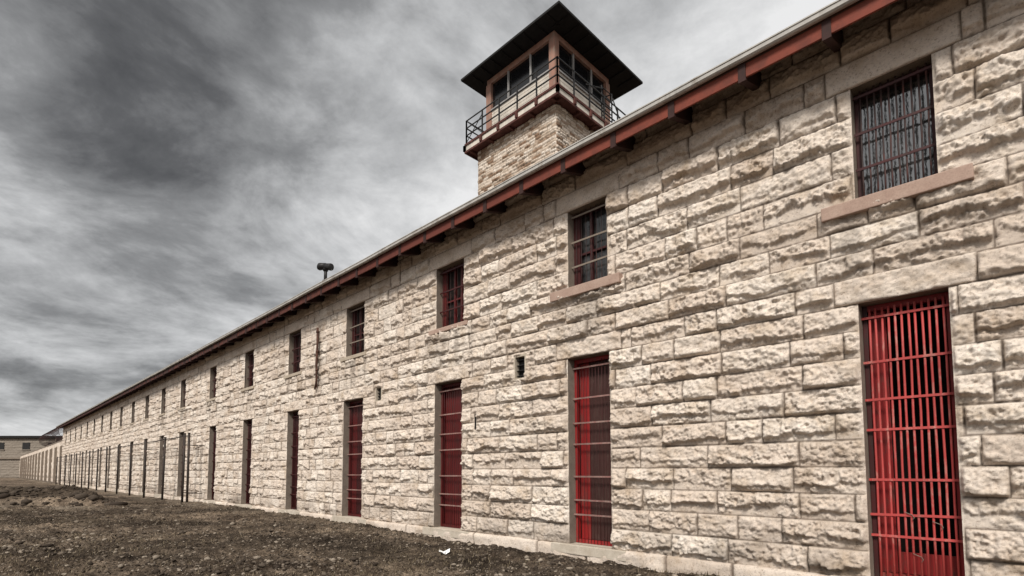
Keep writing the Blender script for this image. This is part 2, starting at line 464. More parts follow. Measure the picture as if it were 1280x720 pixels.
def lintel(a, b, z0, z1, parent, amp, seed):
    u = np.linspace(a, b, int((b-a)/.02)); z = np.linspace(z0, z1, int((z1-z0)/.016))
    UU, ZZ = np.meshgrid(u, z)
    de = np.minimum(np.minimum(UU-a, b-UU), np.minimum(ZZ-z0+.012, z1-ZZ)) + .005*vn(UU*22, ZZ*22, seed)
    H = (.030 + amp*(fbm(UU*5, ZZ*7, seed, 3)*.8 + .5*fbm(UU*20, ZZ*22, seed+3, 3, .6)))*(.35+.65*sst(.0, .03, de))*sst(-.004, .012, de)
    J = .8*(1-sst(.002, .012, de)); T = np.clip(.45+.3*fbm(UU*3, ZZ*3, seed+8, 2) + 0*UU, 0, 1)
    P = np.stack([UU, Y-H, ZZ], -1)
    pad = lambda A: np.concatenate([A[:1], A], 0)
    P = np.concatenate([np.stack([u, u*0+Y+.2, u*0+z0], -1)[None], P], 0)
    return grid_mesh('lintel', P, np.ones((len(z), len(u)-1), bool), M['stone'], parent, {'tint': pad(T), 'joint': pad(J), 'stain': 0*pad(J)})
def door(i, a, b):
    z0, z1 = DZ; w = b-a
    near = i < 7
    # red frame with a wide plank stile on one side and a kick board below
    m = MB(); yf = Y+.235
    side_ = MB(); (side_ if i == 0 else m).bevbox(a+.002, a+.05, yf-.055, yf+.02, z0, z1-.002, .006)
    m.bevbox(b-.045, b-.002, yf-.055, yf+.02, z0, z1-.002, .006)
    m.box(a+.051, b-.046, yf-.05, yf+.02, z1-.07, z1-.003)
    m.box(a+.051, b-.046, yf-.05, yf+.02, z0, z0+.06)
    m.bevbox(a+.051, a+.051+w*(.20 if i == 0 else .24), yf+.03, yf+.06, z0+.061, z1-.071, .005)
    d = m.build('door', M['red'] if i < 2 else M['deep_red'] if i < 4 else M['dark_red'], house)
    if i == 0: side_.build('side_frame', M['dark_red'], d)
    if i == 0: tag(d, 'open grille door with a black interior behind its red bars')
    b1 = MB()
    if i == 0:
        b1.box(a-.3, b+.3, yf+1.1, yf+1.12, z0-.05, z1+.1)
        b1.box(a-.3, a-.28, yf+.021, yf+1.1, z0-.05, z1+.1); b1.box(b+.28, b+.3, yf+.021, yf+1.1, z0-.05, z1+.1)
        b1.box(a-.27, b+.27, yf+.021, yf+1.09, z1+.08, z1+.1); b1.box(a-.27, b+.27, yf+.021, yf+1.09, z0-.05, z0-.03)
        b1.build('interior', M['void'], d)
        k = MB(); k.bevbox(a+.051+w*.21, b-.05, yf+.035, yf+.065, z0+.062, z0+.30, .005); k.build('kick_board', M['red'], d)
    else:
        n = 6; s0 = a+.053+w*.24
        for q in range(n):
            xa = s0+(b-.047-s0)*q/n; xb = s0+(b-.047-s0)*(q+1)/n
            b1.bevbox(xa+.002, xb-.002, yf+.034+.006*random.random(), yf+.07, z0+.061, z1-.071, .004)
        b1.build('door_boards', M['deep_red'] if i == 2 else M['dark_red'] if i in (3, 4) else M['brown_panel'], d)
    g = grille_mesh(a+.03, b-.02, z0+.012, z1-.05, Y+.155, 12 if near else 9, BARS, rail=1,
                    r=.012 if i == 0 else .0045, flat=(.027, .012))
    g.build('grille', [M['bar'] if i == 0 else M['dark_red'], M['bar'] if i == 0 else M['pale_bar'] if i < 4 else M['dark_red']], d)
    if i == 0:
        for (px, pz) in ((-1.04, .95), (-.98, .50), (-.80, .86)):
            pts = [(px-.05, Y+.13, pz+.03), (px-.01, Y+.122, pz+.012), (px+.02, Y+.128, pz), (px+.035, Y+.14, pz-.03), (px+.02, Y+.13, pz-.06)]
            wt = MB(); wt.tube(pts, .004, 6); wt.build('wire_tie', M['jamb'], d)
    jamb_mesh(a, b, z0, z1).build('jamb', M['jamb'], d)
    lintel(a-.235, b+.235, z1+.003, z1+.312, d, .045, 200+i)
    s = MB(); s.bevbox(a-.30-.1*random.random(), b+.25+.25*random.random(), Y-.085, Y+.26, z0-.17, z0-.004, .014, 0, .006); s.build('threshold', M['plinth'], d)
def window(i, a, b):
    z0, z1 = WZ; w = b-a; yf = Y+.22
    m = MB()
    st = .045 if i == 0 else .13
    m.bevbox(a+.002, a+st, yf-.05, yf+.02, z0, z1-.002, .005)
    m.bevbox(b-.045, b-.002, yf-.05, yf+.02, z0, z1-.002, .005)
    m.box(a+st+.001, b-.046, yf-.045, yf+.02, z1-.06, z1-.003); m.box(a+st+.001, b-.046, yf-.045, yf+.02, z0, z0+.05)
    if i > 0:
        m.bevbox(a+w*.42, a+w*.42+.05, yf-.04, yf+.015, z0+.051, z1-.061, .005)
        m.box(a+st+.001, b-.046, yf-.03, yf+.012, z0+.62, z0+.655)
        if i == 2:
            m.bevbox(a+w*.66, a+w*.66+.06, yf-.04, yf+.015, z0+.051, z1-.061, .005)
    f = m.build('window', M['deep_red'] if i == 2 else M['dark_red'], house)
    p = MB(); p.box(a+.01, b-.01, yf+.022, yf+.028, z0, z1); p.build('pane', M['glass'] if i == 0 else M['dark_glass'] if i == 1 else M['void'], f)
    g = grille_mesh(a+.02, b-.015, z0+.005, z1-.01, Y+.12, 10 if i == 0 else 7, (.05, .38, .70, .985), r=.0095 if i == 0 else .006, flat=(.030, .012), rail=1)
    g.build('grille', [M['iron'], M['dark_red'] if i in (0, 2) or i > 3 else M['jamb']], f)
    jamb_mesh(a, b, z0, z1, .22).build('jamb', M['jamb'], f)
    lintel(a-.255, b+.255, z1+.003, z1+.326, f, .014, 300+i)
    s = MB()
    ext = .33 if i < 2 else .2
    s.bevbox(a-ext, b+ext*.85, Y-(.115 if i < 2 else .075), Y+.25, z0-(.165 if i < 2 else .10), z0-.003, .012, 0, .004)
    s.build('sill', M['sill_pink'] if i < 3 else M['dressed'], f)
for i, (a, b) in enumerate(DOORS): door(i, a, b)
for i, (a, b) in enumerate(WINS): window(i, a, b)
for i, (a, b, c, d) in enumerate(VENTS):
    m = MB(); f = Y-.02
    t = .045
    if i < 2:
        m.bevbox(a-t, a, f, Y+.12, c-t, d+t, .006, 0); m.bevbox(b, b+t, f, Y+.12, c-t, d+t, .006, 0)
        m.bevbox(a+.001, b-.001, f, Y+.12, d, d+t, .006, 0); m.bevbox(a+.001, b-.001, f, Y+.12, c-t, c, .006, 0)
    o = m.build('wall_vent', M['lintel'], house) if m.v else None
    q = MB(); q.box(a-.02, b+.02, Y+.10, Y+.115, c-.02, d+.02)
    for s in range(4 if i < 2 else 0):
        zz = c+(d-c)*(s+.5)/4; q.beam((a, Y+.06, zz), (b, Y+.06, zz), .06, .012)
    q.build('louvre' if o else 'slot_opening', M['black'], o or house)

# ------------------------------------------------------------------ eaves and roof
RY = (WALL_Y+BACK_Y)/2; EY = WALL_Y-.57
def zroof(y): return 6.50 + (y-EY)*.40
m = MB()   # two roof slopes of corrugated sheet
xr = np.arange(X0-.5, X1+.55, .15)
def slope(y0, z0, y1, z1, mb, mi=0, th=.03):
    for k in range(len(xr)-1):
        w = .012 if k % 2 else -.012
        w2 = -w
        a0, a1 = xr[k], xr[k+1]
        mb.add([(a0,y0,z0+w),(a1,y0,z0+w2),(a1,y1,z1+w2),(a0,y1,z1+w)], [(0,1,2,3)], mi)
slope(EY-.07, 6.62, RY, zroof(RY)+.06, m); slope(BACK_Y+.65, 6.60, RY, zroof(RY)+.06, m)
roof = m.build('roof', M['metal'], house)
m = MB(); m.beam((X0-.5, RY, zroof(RY)+.09), (X1+.5, RY, zroof(RY)+.09), .3, .05); m.build('ridge_cap', M['metal'], roof)
m = MB()   # soffit boards
ys = np.linspace(EY+.01, WALL_Y+.02, 5)
for k in range(4):
    m.add([(X0-.45,ys[k]+.004,zroof(ys[k])+.03),(X1+.45,ys[k]+.004,zroof(ys[k])+.03),(X1+.45,ys[k+1]-.004,zroof(ys[k+1])+.03),(X0-.45,ys[k+1]-.004,zroof(ys[k+1])+.03)], [(3,2,1,0)])
    m.beam((X0-.45, ys[k], zroof(ys[k])+.045), (X1+.45, ys[k], zroof(ys[k])+.045), .02, .02)
m.build('soffit', M['soffit'], house)
m = MB()   # gables closing the roof space
for gx in (X0-.0, X1+.0):
    m.add([(gx,WALL_Y,TOP-.05),(gx,BACK_Y,TOP-.05),(gx,RY,zroof(RY)+.03)], [(0,1,2)])
m.build('gable', M['dressed'], house)
# eave board and gutter follow a slightly uneven line
gx = np.arange(X0-.5, X1+.51, .5)
def wav(x, s): return .012*float(vn(x*.45, 0, s)) + .006*float(vn(x*1.7, 3, s))
def strip(name, profile, mat, parent, seed):
    P = np.array([[(x, y + wav(x, seed+1), z + wav(x, seed)) for x in gx] for y, z in profile])
    return grid_mesh(name, P, np.ones((len(profile)-1, len(gx)-1), bool), mat, parent, None, False)
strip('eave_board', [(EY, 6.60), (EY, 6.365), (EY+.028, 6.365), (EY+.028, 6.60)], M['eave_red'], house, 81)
strip('gutter', [(EY-.004, 6.635), (EY-.004, 6.575), (EY-.03, 6.548), (EY-.07, 6.548), (EY-.092, 6.565), (EY-.096, 6.612), (EY-.106, 6.616), (EY-.106, 6.632), (EY-.09, 6.634)], M['gutter'], house, 81)
rm = None
rx = -.50; k = 0
while rx > X0 and k < 99:
    if rm is None:
        m = MB(); 
        m.add([(-.045,EY-.012,6.315),(.045,EY-.012,6.315),(.045,EY-.012,6.545),(-.045,EY-.012,6.545),(-.045,WALL_Y+.1,6.53),(.045,WALL_Y+.1,6.53),(.045,WALL_Y+.1,6.755),(-.045,WALL_Y+.1,6.755)],
              [(0,1,2,3),(4,7,6,5),(0,4,5,1),(1,5,6,2),(2,6,7,3),(3,7,4,0)])
        o = m.build('rafter', M['rafter'], house); rm = o
    else:
        o = rm.copy(); col.objects.link(o); o.parent = house
    o.location.x = rx; o.location.z = wav(rx, 81)
    rx -= .955 + random.uniform(-.03, .03); k += 1
# rusty broken downpipe, high on the wall
m = MB(); px = -14.83
m.tube([(px, Y-.10, 5.72), (px+.01, Y-.10, 5.2), (px-.01, Y-.11, 4.6), (px, Y-.10, 4.2), (px-.05, Y-.09, 3.92)], [.032,.032,.036,.032,.03], 10)
for z_ in (5.6, 5.0, 4.45): m.tube([(px, Y-.10, z_-.03), (px, Y-.10, z_+.03)], .043, 10); m.beam((px, Y-.1, z_), (px, Y+.02, z_), .03, .03)
m.tube([(px+.06, Y-.09, 4.25), (px-.02, Y-.1, 4.05), (px-.12, Y-.09, 3.88)], .03, 8)
m.build('downpipe', M['rust'], house)
# black floodlight-like vent head standing on the eave
m = MB(); vx, vy, vz = -13.56, EY+.05, 6.66
m.tube([(vx, vy, vz-.05), (vx, vy, vz+.44)], .045, 12); m.tube([(vx, vy, vz+.0), (vx, vy, vz+.06)], .08, 12)
v = m.build('roof_lamp', M['black'], house)
m = MB(); m.tube([(vx-.22, vy-.08, vz+.50), (vx-.20, vy-.07, vz+.49), (vx+.02, vy+.0, vz+.46)], [.10, .105, .085], 14)
m.tube([(vx+.02, vy+.0, vz+.45), (vx+.20, vy+.05, vz+.40), (vx+.22, vy+.055, vz+.395)], [.085, .10, .095], 14)
m.tube([(vx, vy, vz+.33), (vx, vy, vz+.46)], .07, 12)
m.build('lamp_head', M['black'], v)

# ------------------------------------------------------------------ guard tower
tower = tag(empty('guard_tower', (0, 0, 0)), 'tall brick guard tower with railed balcony behind the long building', 'tower')
DX0, DX1, DY0, DY1 = -17.05, -11.84, 15.0, 20.21
sx0, sx1, sy0, sy1 = DX0+.42, DX1-.42, DY0+.42, DY1-.42
tc = np.arange(0, 15.6, .125)
tc = tc + np.random.default_rng(4).uniform(-.018, .018, len(tc)); tc[0] = -.2
def tower_face(a, b, seed):
    z = np.concatenate([np.arange(0, 9, .15), np.arange(9, 15.481, .030)])
    a = np.array(a, float); b = np.array(b, float); L = np.linalg.norm(b-a); d = (b-a)/L; n = np.array((d[1], -d[0]))
    u = np.arange(0, L+.001, L/int(L/.030))
    H, T, J = masonry(u, z, tc, (.20, .52), seed, .06, pitch=False, opts=(.026, .006))
    UU, ZZ = np.meshgrid(u, z)
    H = H*sst(0, .03, UU)*sst(0, .03, L-UU)
    XY = a + UU[..., None]*d + H[..., None]*n
    return np.concatenate([XY, ZZ[..., None]], -1), T, J
cs = [(sx0, sy0), (sx1, sy0), (sx1, sy1), (sx0, sy1)]
Ps, Ts, Js = [], [], []
for k in range(4):
    P, T, J = tower_face(cs[k], cs[(k+1) % 4], 90+k)
    n_ = P.shape[1]; Ps.append(P); Ts.append(T); Js.append(J)
P = np.concatenate(Ps, 1); keep = np.ones((P.shape[0]-1, P.shape[1]-1), bool)
acc = 0
for q in Ps[:-1]:
    acc += q.shape[1]; keep[:, acc-1] = False
grid_mesh('shaft', P, keep, M['brick'], tower, {'tint': np.concatenate(Ts, 1), 'joint': np.concatenate(Js, 1)})
# balcony deck
m = MB(); zb, zt = 15.46, 15.88
m.box(DX0, DX1, DY0, DY1, zt-.07, zt)
m.box(DX0+.03, DX1-.03, DY0+.03, DY1-.03, zb+.055, zb+.075)
deck = m.build('balcony_deck', M['deck_red'], tower)
def ring(mb, o, z0, z1, th, mi=0):
    x0, x1, y0, y1 = DX0+o, DX1-o, DY0+o, DY1-o
    mb.box(x0, x1, y0, y0+th, z0, z1, mi); mb.box(x0, x1, y1-th, y1, z0, z1, mi)
    mb.box(x0, x0+th, y0+th, y1-th, z0, z1, mi); mb.box(x1-th, x1, y0+th, y1-th, z0, z1, mi)
m = MB(); ring(m, -.012, zt-.10, zt-.01, .06); ring(m, -.012, zb-.02, zb+.07, .06)
for k in range(6):
    t = k/5
    for (px_, py_) in ((DX0+t*(DX1-DX0), DY0), (DX0+t*(DX1-DX0), DY1), (DX0, DY0+t*(DY1-DY0)), (DX1, DY0+t*(DY1-DY0))):
        m.box(px_-.055, px_+.055, py_-.055, py_+.055, zb+.071, zt-.101)
m.build('edge_beam', M['deck_red'], deck)
m = MB(); ring(m, .03, zb+.075, zt-.071, .03); m.build('fascia_panel', M['cabin'], deck)
m = MB()
for k in range(5):
    t = .06+k*.22
    for a_, b_ in (((DX0+t*5.21, DY0+.02), (DX0+t*5.21, sy0)), ((DX1-.02, DY0+t*5.21), (sx1, DY0+t*5.21))):
        m.beam((*a_, zb+.0), (*b_, zb+.0), .09, .10)
m.build('joist', M['deck_red'], deck)
# railing
def side(pa, pb, n, name):
    m = MB(); pa = np.array(pa); pb = np.array(pb)
    for k in range(n+1):
        q = pa+(pb-pa)*k/n
        m.beam((*q, zt), (*q, zt+1.07), .05, .05)
    for h in (1.06, .72, .38): m.beam((*pa, zt+h), (*pb, zt+h), .04, .04)
    q0 = pa; q1 = pa+(pb-pa)/n
    return m, q0, q1
e = .05
c4 = [(DX0+e, DY0+e), (DX1-e, DY0+e), (DX1-e, DY1-e), (DX0+e, DY1-e)]
for k in range(4):
    m, q0, q1 = side(c4[k], c4[(k+1) % 4], 5 if k % 2 == 0 else 5, 'railing')
    if k == 0: m.beam((*q0, zt+1.05), (*q1, zt+.05), .03, .03); m.beam((*q0, zt+.05), (*q1, zt+.9), .025, .025)
    m.build('railing', M['black'], tower)
# ladder hatch frame and tangle on the right-hand side of the balcony
m = MB(); hx = DX1-.06
for y_ in (18.0, 18.75): m.tube([(hx-.02, y_, zt), (hx-.02, y_, zt+1.5), (hx-.35, y_, zt+1.55)], .03, 8)
for z_ in (.25, .55, .85, 1.15, 1.45): m.tube([(hx-.02, 18.0, zt+z_), (hx-.02, 18.75, zt+z_)], .02, 8)
m.tube([(hx, 16.9, zt+.95), (hx+.02, 18.0, zt+1.35)], .025, 8); m.tube([(hx, 19.6, zt+.3), (hx+.02, 18.75, zt+1.3)], .025, 8)
m.build('ladder', M['black'], tower)
# cabin
c0x, c1x, c0y, c1y = DX0+.70, DX1-.72, DY0+.72, DY1-.70
zs_, zl, zc_ = 17.28, 18.56, 18.80
m = MB()
def cring(mb, o, z0, z1, th):
    x0, x1, y0, y1 = c0x+o, c1x-o, c0y+o, c1y-o
    mb.box(x0, x1, y0, y0+th, z0, z1); mb.box(x0, x1, y1-th, y1, z0, z1)
    mb.box(x0, x0+th, y0+th, y1-th, z0, z1); mb.box(x1-th, x1, y0+th, y1-th, z0, z1)
cring(m, .03, zt, zs_, .10)
for k in range(1, 9):
    h = zt + (zs_-zt)*k/9
    cring(m, .022, h-.006, h+.006, .012)
cab = m.build('cabin_wall', M['cabin'], tower)
m = MB(); cring(m, -.03, zs_, zs_+.06, .16); m.build('window_sill', M['mullion'], cab)
m = MB(); cring(m, -.01, zl, zc_, .13); m.build('header_beam', M['post_pink'], cab)
for (px_, py_) in ((c0x, c0y), (c1x, c0y), (c1x, c1y), (c0x, c1y)):
    m = MB(); sx = .10 if px_ == c0x else -.10; sy = .10 if py_ == c0y else -.10
    m.bevbox(px_+sx-.145, px_+sx+.145, py_+sy-.145, py_+sy+.145, zt, zl-.002, .012); m.build('corner_post', M['post_pink'], tower)
def winside(a, b, n):
    a = np.array(a); b = np.array(b); d = (b-a)/np.linalg.norm(b-a); nn = np.array((d[1], -d[0]))
    fm = MB()
    for k in range(1, n):
        q = a+(b-a)*k/n + nn*.015
        fm.beam((*q, zs_+.06), (*q, zl), .07, .07)
    fr = fm.build('window', M['mullion'], tower)
    g = MB(); q0 = a-nn*.05; q1 = b-nn*.05
    g.add([(*q0, zs_+.05), (*q1, zs_+.05), (*q1, zl+.01), (*q0, zl+.01)], [(0,1,2,3)])
    g.build('pane', M['tower_glass'], fr)
k_ = NT('dark cabin glass'); k_.b.inputs['IOR'].default_value = 1.45
vv = k_.coord(); k_.bump(k_.noise(vv, 3, 2, .5), .08, .02)
M['tower_glass'] = k_.done((.008,.008,.009), .12, 0, .5)
for a, b in (((c0x, c0y+.05), (c1x, c0y+.05)), ((c1x-.05, c0y), (c1x-.05, c1y)), ((c1x, c1y-.05), (c0x, c1y-.05)), ((c0x+.05, c1y), (c0x+.05, c0y))):
    winside(a, b, 3)
# hip roof
RX0, RX1, RY0, RY1 = -17.22, -11.66, 14.90, 20.90
m = MB(); ze = 18.84; mxr, myr = (RX0+RX1)/2, (RY0+RY1)/2
m.add([(RX0,RY0,ze),(RX1,RY0,ze),(RX1,RY1,ze),(RX0,RY1,ze),(RX0,RY0,ze+.09),(RX1,RY0,ze+.09),(RX1,RY1,ze+.09),(RX0,RY1,ze+.09),(mxr,myr,ze+1.75)],
      [(3,2,1,0),(0,1,5,4),(1,2,6,5),(2,3,7,6),(3,0,4,7),(4,5,8),(5,6,8),(6,7,8),(7,4,8)])
tr = m.build('roof', M['roof_dark'], tower)
for k in range(1, 9):
    t = k/9
    m = MB(); m.beam((RX0+t*(RX1-RX0), RY0+.06, ze-.028), (RX0+t*(RX1-RX0), c0y-.02, ze-.028), .05, .05); m.build('rafter_tail', M['roof_dark'], tr)
    m = MB(); m.beam((RX1-.06, RY0+t*(RY1-RY0), ze-.028), (c1x+.02, RY0+t*(RY1-RY0), ze-.028), .05, .05); m.build('rafter_tail', M['roof_dark'], tr)
m = MB(); m.tube([(mxr, myr, ze+1.6), (mxr, myr, ze+2.2)], .05, 10); m.build('finial', M['roof_dark'], tr)

# ------------------------------------------------------------------ yard fence beside the building
fence = tag(empty('wire_fence'), 'dark iron post and wire fence close beside the far half of the building', 'fence')
FY = 6.70; fx = [-25.65, -26.39, -29.84, -33.72, -37.39, -41.27, -45.27] + [-49.1-3.85*i for i in range(8)]
pm = None
for i, x_ in enumerate(fx):
    if pm is None:
        m = MB(); m.tube([(0, 0, -.3), (.01, 0, 1.5), (0, 0, 3.1)], .05, 8); m.tube([(0, 0, 3.1), (0, 0, 3.13)], .06, 8)
        for z_ in (.5, 2.6): m.beam((0, 0, z_), (0, WALL_Y-6.70+.02, z_), .03, .03)
        o = m.build('fence_post', M['fence_iron'], fence); pm = o
    else:
        o = pm.copy(); col.objects.link(o); o.parent = fence
    o.location = (x_, FY, random.uniform(-.04, .04)); o.rotation_euler = (random.uniform(-.012, .012), random.uniform(-.012, .012), 0)
m = MB()
for z_, r_ in ((3.02, .024), (2.2, .007), (1.5, .007), (.8, .007)):
    pts = []
    for i in range(len(fx)-1):
        a, b = fx[i], fx[i+1]
        for t in (0, .5): pts.append((a+(b-a)*t, FY, z_ - (.03 if t else 0)))
    pts.append((fx[-1], FY, z_)); m.tube(pts, r_, 6)
m.build('rail_wire', M['fence_iron'], fence)

# ------------------------------------------------------------------ perimeter wall beyond the far end, and the far building
pw = tag(empty('perimeter_wall'), 'stone perimeter wall with buttresses, running on beyond the far end of the long building', 'wall')
wc = np.arange(0, 5.6, .35)
plain_wall('wall_face', (-174, 8.2), (-78.5, 7.7), 0, 5.2, 101, wc, M['stone'], pw, .22)
m = MB(); m.beam((-174, 8.45, 5.26), (-78.5, 7.95, 5.26), .62, .14); m.build('coping', M['jamb'], pw)
m = MB(); m.beam((-174, 8.7, 2.6), (-78.5, 8.2, 2.6), .1, 5.2); m.build('wall_back', M['far_stone'], pw)
bp = None
for i in range(14):
    x_ = -82-6.4*i; y_ = 7.7+.5*(-78.5-x_)/95.5
    if bp is None:
        m = MB(); m.bevbox(-.16, .16, -.30, .05, -.2, 4.5, .03); m.add([(-.16,-.30,4.49),(.16,-.30,4.49),(.16,.05,4.8),(-.16,.05,4.8),(-.16,.05,4.49),(.16,.05,4.49)], [(0,1,2,3),(0,3,4),(1,5,2)])
        o = m.build('buttress', M['jamb'], pw); bp = o
    else:
        o = bp.copy(); col.objects.link(o); o.parent = pw
    o.location = (x_, y_, 0)
rz = MB(); pts = []
for k in range(0, 16*22):
    a = 2*PI*k/16; pts.append((-79-k*.075, 7.95+.98*math.cos(a), 6.25+.95*math.sin(a)))
rz.tube(pts, .03, 4); tag(rz.build('razor_wire', M['iron'], None), 'coil of thin razor wire on top of the perimeter wall beside the building end', 'razor wire')

fb = tag(empty('distant_building'), 'distant flat roofed stone building with small dark windows at the far left behind the wall', 'building')
ca, sa = .69, .72
def fp(s, d): return (-170 + s*ca - d*sa, 11.5 + s*sa + d*ca)     # s along facade, d behind it
m = MB()
def obox(mb, s0, s1, d0, d1, z0, z1):
    v = [(*fp(s0,d0),z0),(*fp(s1,d0),z0),(*fp(s1,d1),z0),(*fp(s0,d1),z0),(*fp(s0,d0),z1),(*fp(s1,d0),z1),(*fp(s1,d1),z1),(*fp(s0,d1),z1)]
    mb.add(v, [(0,3,2,1),(4,5,6,7),(0,1,5,4),(1,2,6,5),(2,3,7,6),(3,0,4,7)])
obox(m, -60, 9, .3, 12, -.2, 9.7); m.build('house_body', M['far_stone'], fb)
plain_wall('facade', fp(-60, .1), fp(9.15, .1), 0, 9.7, 111, np.arange(0, 10.2, .6), M['far_stone'], fb, .16, (.9, 2.2), .12)
m = MB(); obox(m, -60, 9.1, -.35, .2, 4.6, 4.9); obox(m, 4, 4.3, -.4, 0, 0, 9.6); m.build('string_course', M['jamb'], fb)
m = MB(); obox(m, -60.6, 9.6, -.6, 12.6, 9.703, 10.25); m.build('roof', M['roof_dark'], fb)
for k in range(10):
    s_ = 3.0-6.3*k
    m = MB(); obox(m, s_-.9, s_+.9, -.08, .3, 6.9, 8.6); w_ = m.build('window', M['black'], fb)
    m = MB(); obox(m, s_-1.05, s_+1.05, -.18, .0, 6.68, 6.897); m.build('sill', M['far_stone'], w_)

# ------------------------------------------------------------------ ground
def axis(core0, core1, step, lo, hi):
    a = list(np.arange(core0, core1, step))
    s = step; x = core0; left = []
    while x > lo: s = min(s*1.09, 60); x -= s; left.append(x)
    s = step; x = a[-1]; right = []
    while x < hi: s = min(s*1.09, 60); x += s; right.append(x)
    return np.array(left[::-1] + a + right)
gxs = axis(-30, 1.2, .045, -1800, 1500); gys = axis(-6, 7.6, .045, -1500, 1800)
GX, GY = np.meshgrid(gxs, gys)
def ground_h(x, y):
    near = np.exp(-((x+12)/45)**2-((y-3)/40)**2)
    h = near*(.10*fbm(x*.16, y*.16, 120, 3) + .055*fbm(x*.9, y*.9, 123, 3) + .062*fbm(x*2.8, y*2.8, 126, 4, .62) - .02)
    h = h + near*.050*np.abs(fbm(x*8, y*8, 129, 3))*2 + near*.05*fbm((x*.694+y*.72)*.3, (-x*.72+y*.694)*1.3, 133, 3)
    h = h + .05*sst(1.6, .15, WALL_Y-y)*sst(-2, -14, x)*(y < WALL_Y+1)          # soil drifted against the base
    h = h*np.where(y > WALL_Y-.05, 0, 1) - np.where(y > WALL_Y, .05, 0)
    # low earth bank across the far yard
    s = (x+29.5)*(-.28) + (y-1.0)*.0
    line = -27.0 - .93*(4.2-y)
    w = sst(5.0, 3.2, y)
    d1 = x-line
    prof = np.exp(-(np.minimum(d1, 0)/9.)**2)*(sst(.5, -.3, d1)*.40 + sst(-.7, -1.9, d1)*.46)
    h = h + w*prof*(.88+.10*fbm(x*.6, y*.6, 140, 4))*sst(-40, -12, y)
    return h
GH = ground_h(GX, GY)
dust = np.clip(.30 + 1.4*fbm(GX*.5, GY*.9, 150, 4), 0, 1)*np.exp(-((GX+25.0-.93*(GY-4.2))/1.7)**2)*sst(6.5, 4, GY) \
     + .9*np.clip(sst(1.5, .3, WALL_Y-GY), 0, 1)*(GY < WALL_Y)*np.clip(.5+fbm(GX*.8, GY*2, 155, 4), 0, 1)*sst(-11, -22, GX)
al_ = GX*.694+GY*.72; dp_ = -GX*.72+GY*.694      # axes of the darker bands lying across the yard
darken = np.clip(.12+1.5*fbm(al_*.16, dp_*.75, 152, 5), 0, .8)  # mask that darkens the soil: bands, wall foot and bank
darken += 1.0*np.exp(-((GY-5.5-.10*(GX+8))/.85)**2)*sst(-16, -11.5, GX)*sst(-3, -5, GX)*np.clip(.75+1.2*fbm(GX*.7, GY*1.2, 153, 4), 0, 1.2)
darken += .75*sst(-.2, -1.2, GX+27.0+.93*(4.2-GY))*sst(-16, -8, GX+27.0+.93*(4.2-GY))*sst(5.5, 4, GY)
darken += .55*sst(.75, .1, WALL_Y-GY)*sst(-15, -9, GX)*(GY < WALL_Y)
darken = np.clip(darken, 0, .9)*(1-np.clip(dust, 0, 1))
P = np.stack([GX, GY, GH], -1)
g = grid_mesh('ground', P, np.ones((len(gys)-1, len(gxs)-1), bool), M['ground'], None, {'dust': np.clip(dust, 0, 1), 'darken': darken})
tag(g, 'dark brown clodded bare soil of the prison yard', 'ground', kind='structure')

# loose stones and clods
def in_view(x, y): return True
ico = bmesh.new(); bmesh.ops.create_icosphere(ico, subdivisions=1, radius=1)
IV = np.array([v.co[:] for v in ico.verts]); IF = np.array([[v.index for v in f.verts] for f in ico.faces]); ico.free()
def scatter(name, pts, sizes, seed, mat, flatten=.6, tint=None):
    r = np.random.default_rng(seed); n = len(pts); nv = len(IV)
    jit = 1 + r.uniform(-.28, .28, (n, nv, 1))
    V = IV[None]*jit
    ax = r.uniform(.7, 1.35, (n, 1, 3)); ax[..., 2] *= flatten
    V = V*ax*sizes[:, None, None]
    a = r.uniform(0, 2*PI, n); c, s = np.cos(a)[:, None], np.sin(a)[:, None]
    V = np.stack([V[..., 0]*c - V[..., 1]*s, V[..., 0]*s + V[..., 1]*c, V[..., 2]], -1) + pts[:, None, :]
    F = (IF[None] + (np.arange(n)*nv)[:, None, None]).reshape(-1, 3)
    V = V.reshape(-1, 3)
    me = bpy.data.meshes.new(name)
    me.vertices.add(len(V)); me.vertices.foreach_set('co', V.astype(np.float32).ravel())
    me.loops.add(F.size); me.loops.foreach_set('vertex_index', F.astype(np.int32).ravel())
    me.polygons.add(len(F)); me.polygons.foreach_set('loop_start', np.arange(0, F.size, 3, dtype=np.int32))
    at = me.attributes.new('tint', 'FLOAT', 'POINT')
    tt = (r.random(n)**1.9 if tint is None else tint)
    at.data.foreach_set('value', np.repeat(tt, nv).astype(np.float32))
    me.update(calc_edges=True); me.materials.append(mat)
    return link(bpy.data.objects.new(name, me))
N = 80000
r = np.random.default_rng(21)
dd = 5.5 + 24*r.random(N)**1.5; aa = np.radians(136.07) + np.arctan(r.uniform(-.75, 1.02, N))
X_ = dd*np.cos(aa); Y_ = dd*np.sin(aa)
dens = .5+1.5*fbm(X_*.7, Y_*.7, 160, 3)
ok = (Y_ < WALL_Y-.10) & (r.random(N) < dens+.35)
X_, Y_ = X_[ok], Y_[ok]
S_ = np.clip(r.lognormal(math.log(.0145), .55, len(X_)), .006, .06)
o = scatter('gravel', np.stack([X_, Y_, ground_h(X_, Y_)+S_*.12], -1), S_, 22, M['gravel'])
tag(o, 'loose clods and small stones strewn over the dark yard soil', 'gravel', kind='stuff')
